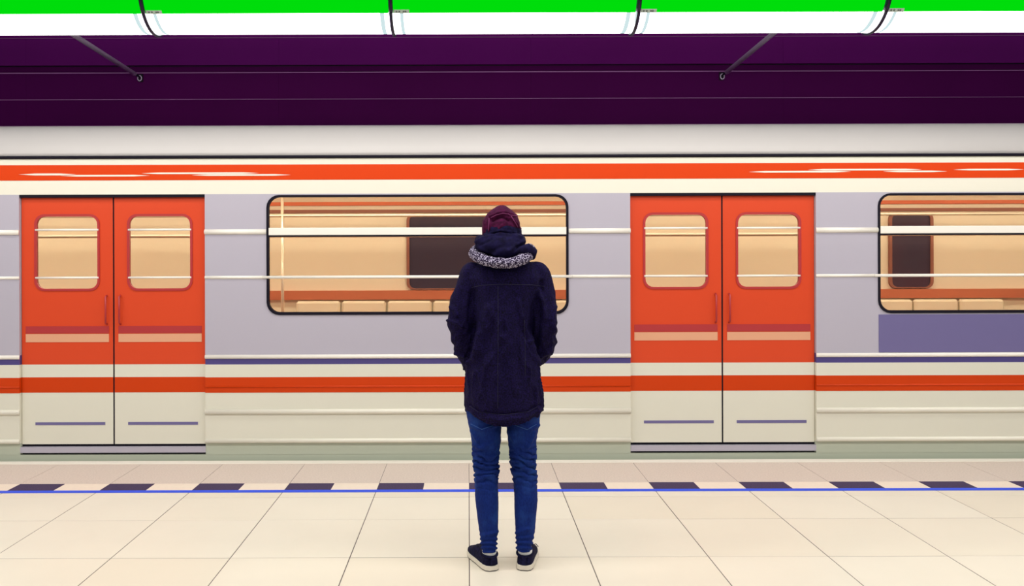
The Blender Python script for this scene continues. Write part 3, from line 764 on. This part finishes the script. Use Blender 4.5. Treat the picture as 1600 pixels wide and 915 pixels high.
# beanie
BR = [(372, 28.0, .100), (364, 28.8, .104), (356, 29.6, .108), (348, 29.2, .106), (341, 26.5, .099), (334, 21.8, .086), (328, 15.0, .064), (324, 8.8, .04), (321.5, 3.8, .018)]
me = fuse([loft([(P(781.5 + 0.06 * (372 - y) , y, 4.095), U(w), d, 2.2, None) for (y, w, d) in BR], 40)], 0.0035, 4)
co, no = arrays(me)
amt = 0.005 * nz(co, 16, seed=3.0) + 0.001 * nz(co, 60, seed=1.0)
for line, w, a in (([(767, 339), (776, 334.5), (786, 332), (795, 333.5), (801, 338)], 1.6, 0.014), ([(795, 336), (811, 337)], 1.4, 0.006), ([(798, 340), (806, 349), (811, 357)], 1.6, 0.012),
                   ([(770, 344), (784, 338), (796, 344)], 3.0, -0.014), ([(766, 338), (765, 352), (764, 362)], 1.6, 0.006), ([(757, 345), (757, 362)], 1.8, 0.005), ([(788, 348), (779, 358)], 2.4, 0.004), ([(768, 345), (768, 362)], 2, -0.004)):
    amt = amt + a * fold_field(co, no, line, w)
push(me, amt)
beanie = link('beanie', me, HT, person, True)
bt = BVHTree.FromObject(beanie, bpy.context.evaluated_depsgraph_get())
HS = mat('beanie_ridge_highlight', (124, 44, 96), 0.8)  # paler tubes along the beanie's seam ridges, their highlight put into the colour
for line in ([(767, 340), (776, 335.5), (786, 333), (795, 334.5), (799, 338)], [(799, 338), (806, 349), (810, 357)], [(764.5, 341), (764, 352), (763.5, 362)], [(797, 336), (809, 337.5)]):
    pts = on_back(line, 1.5, 0.0006, bt)
    if len(pts) > 3: tube('seam_highlight', pts, 0.0021, HS, beanie, 6)

# --- shoes
def shoe(heel, ang, side):
    """low sneaker: heel point on the ground, toes turned out by ang degrees"""
    h = Vector((heel[0], heel[1], 0)); a = math.radians(ang); fw = Vector((math.sin(a), math.cos(a), 0)); rt = Vector((fw.y, -fw.x, 0))
    S = [0, .012, .035, .075, .12, .165, .20, .235, .262, .278, .284]
    OUTR = [.014, .030, .038, .041, .042, .046, .048, .044, .034, .020, .008]
    INNR = [.014, .030, .038, .040, .037, .036, .040, .038, .030, .018, .007]
    H = [.040, .066, .074, .078, .082, .076, .062, .050, .042, .034, .026]
    def outline(k=1.0, g=0.0):
        p = []
        for s, o in zip(S, OUTR): p.append((s, (o * k + g) * side))
        for s, i in reversed(list(zip(S, INNR))): p.append((s, -(i * k + g) * side))
        return p
    def slab(name, k, g, z0, z1, m, par):
        o = outline(k, g); n = len(o); v = [h + fw * (s - (g if s < .02 else -g if s > .27 else 0)) + rt * t + Vector((0, 0, z0)) for (s, t) in o]
        v += [q + Vector((0, 0, z1 - z0)) for q in v]
        f = [tuple(range(n)), tuple(range(2 * n - 1, n - 1, -1))] + [(i, (i + 1) % n, n + (i + 1) % n, n + i) for i in range(n)]
        me = pydata(name, v, f); ob = link(name, me, m, par)
        return ob
    v = []; f = []; n = 20
    for s, o, i, hh in zip(S, OUTR, INNR, H):
        for k in range(n):
            q = math.pi * k / (n - 1); c, sn = math.cos(q), math.sin(q)
            w = (o if c > 0 else i); x = math.copysign(abs(c) ** 0.6, c) * w
            v.append(h + fw * (s + 0.004 * sn * (s < .02)) + rt * (x * side) + Vector((0, 0, 0.020 + (hh - 0.020) * sn ** 0.7)))
    for r_ in range(len(S) - 1):
        for k in range(n): f.append((r_ * n + k, r_ * n + (k + 1) % n, (r_ + 1) * n + (k + 1) % n, (r_ + 1) * n + k))
    f.append(tuple(range(n))); f.append(tuple(range((len(S) - 1) * n, len(S) * n)))
    me = fuse([(v, f)], 0.003, 3)
    up = link('shoe', me, SH, person, True)
    slab('sole', 1.0, 0.004, 0.005, 0.026, SOLE, up); slab('outsole', 1.0, 0.002, 0.0, 0.0055, OUT, up)
    # sock showing over the collar
    c0 = h + fw * 0.048
    tube('sock', [c0 + Vector((0, 0, .05)), c0 + Vector((0, 0, .075)), c0 + Vector((0, 0, .088)), c0 + Vector((0, 0, .105))], [.028, .0345, .0355, .030], SOCK, up, 20)
    # collar lip and heel tab
    ringp = [c0 + fw * (0.046 * math.cos(t) + 0.006) + rt * (0.0385 * math.sin(t)) + Vector((0, 0, .070 + 0.006 * math.cos(t))) for t in [2 * math.pi * q / 20 for q in range(20)]]
    tube('collar', ringp, 0.0065, SH, up, 10, closed=True, up=Vector((0, 0, 1)))
    box('heel_tab', 0, 1, 0, 1, 0, 1, SH, up).data.transform(Matrix.Translation(h + Vector((0, 0, .028))) @ Matrix.Rotation(-a, 4, 'Z') @ Matrix.Diagonal((0.022, 0.007, 0.040, 1)) @ Matrix.Translation((-0.5, -0.6, 0)))
    for q in range(5):
        s = .135 + .018 * q; z = np.interp(s, S, H) + 0.002
        tube('lace', [h + fw * s - rt * 0.024 + Vector((0, 0, z - .008)), h + fw * (s + .004) + Vector((0, 0, z)), h + fw * s + rt * 0.024 + Vector((0, 0, z - .008))], 0.0026, LACE, up, 6)
    tube('lace_end', [h + fw * .14 + rt * side * 0.02 + Vector((0, 0, .076)), h + fw * .135 + rt * side * 0.045 + Vector((0, 0, .086)), h + fw * .145 + rt * side * 0.055 + Vector((0, 0, .07))], 0.0022, LACE, up, 6)
    return up
shoe((0.113, 3.956), -20, -1)
shoe((0.262, 3.960), 10, 1)
place(person)
for c in person.children:
    for g in c.children: g.matrix_parent_inverse = Matrix.Identity(4)
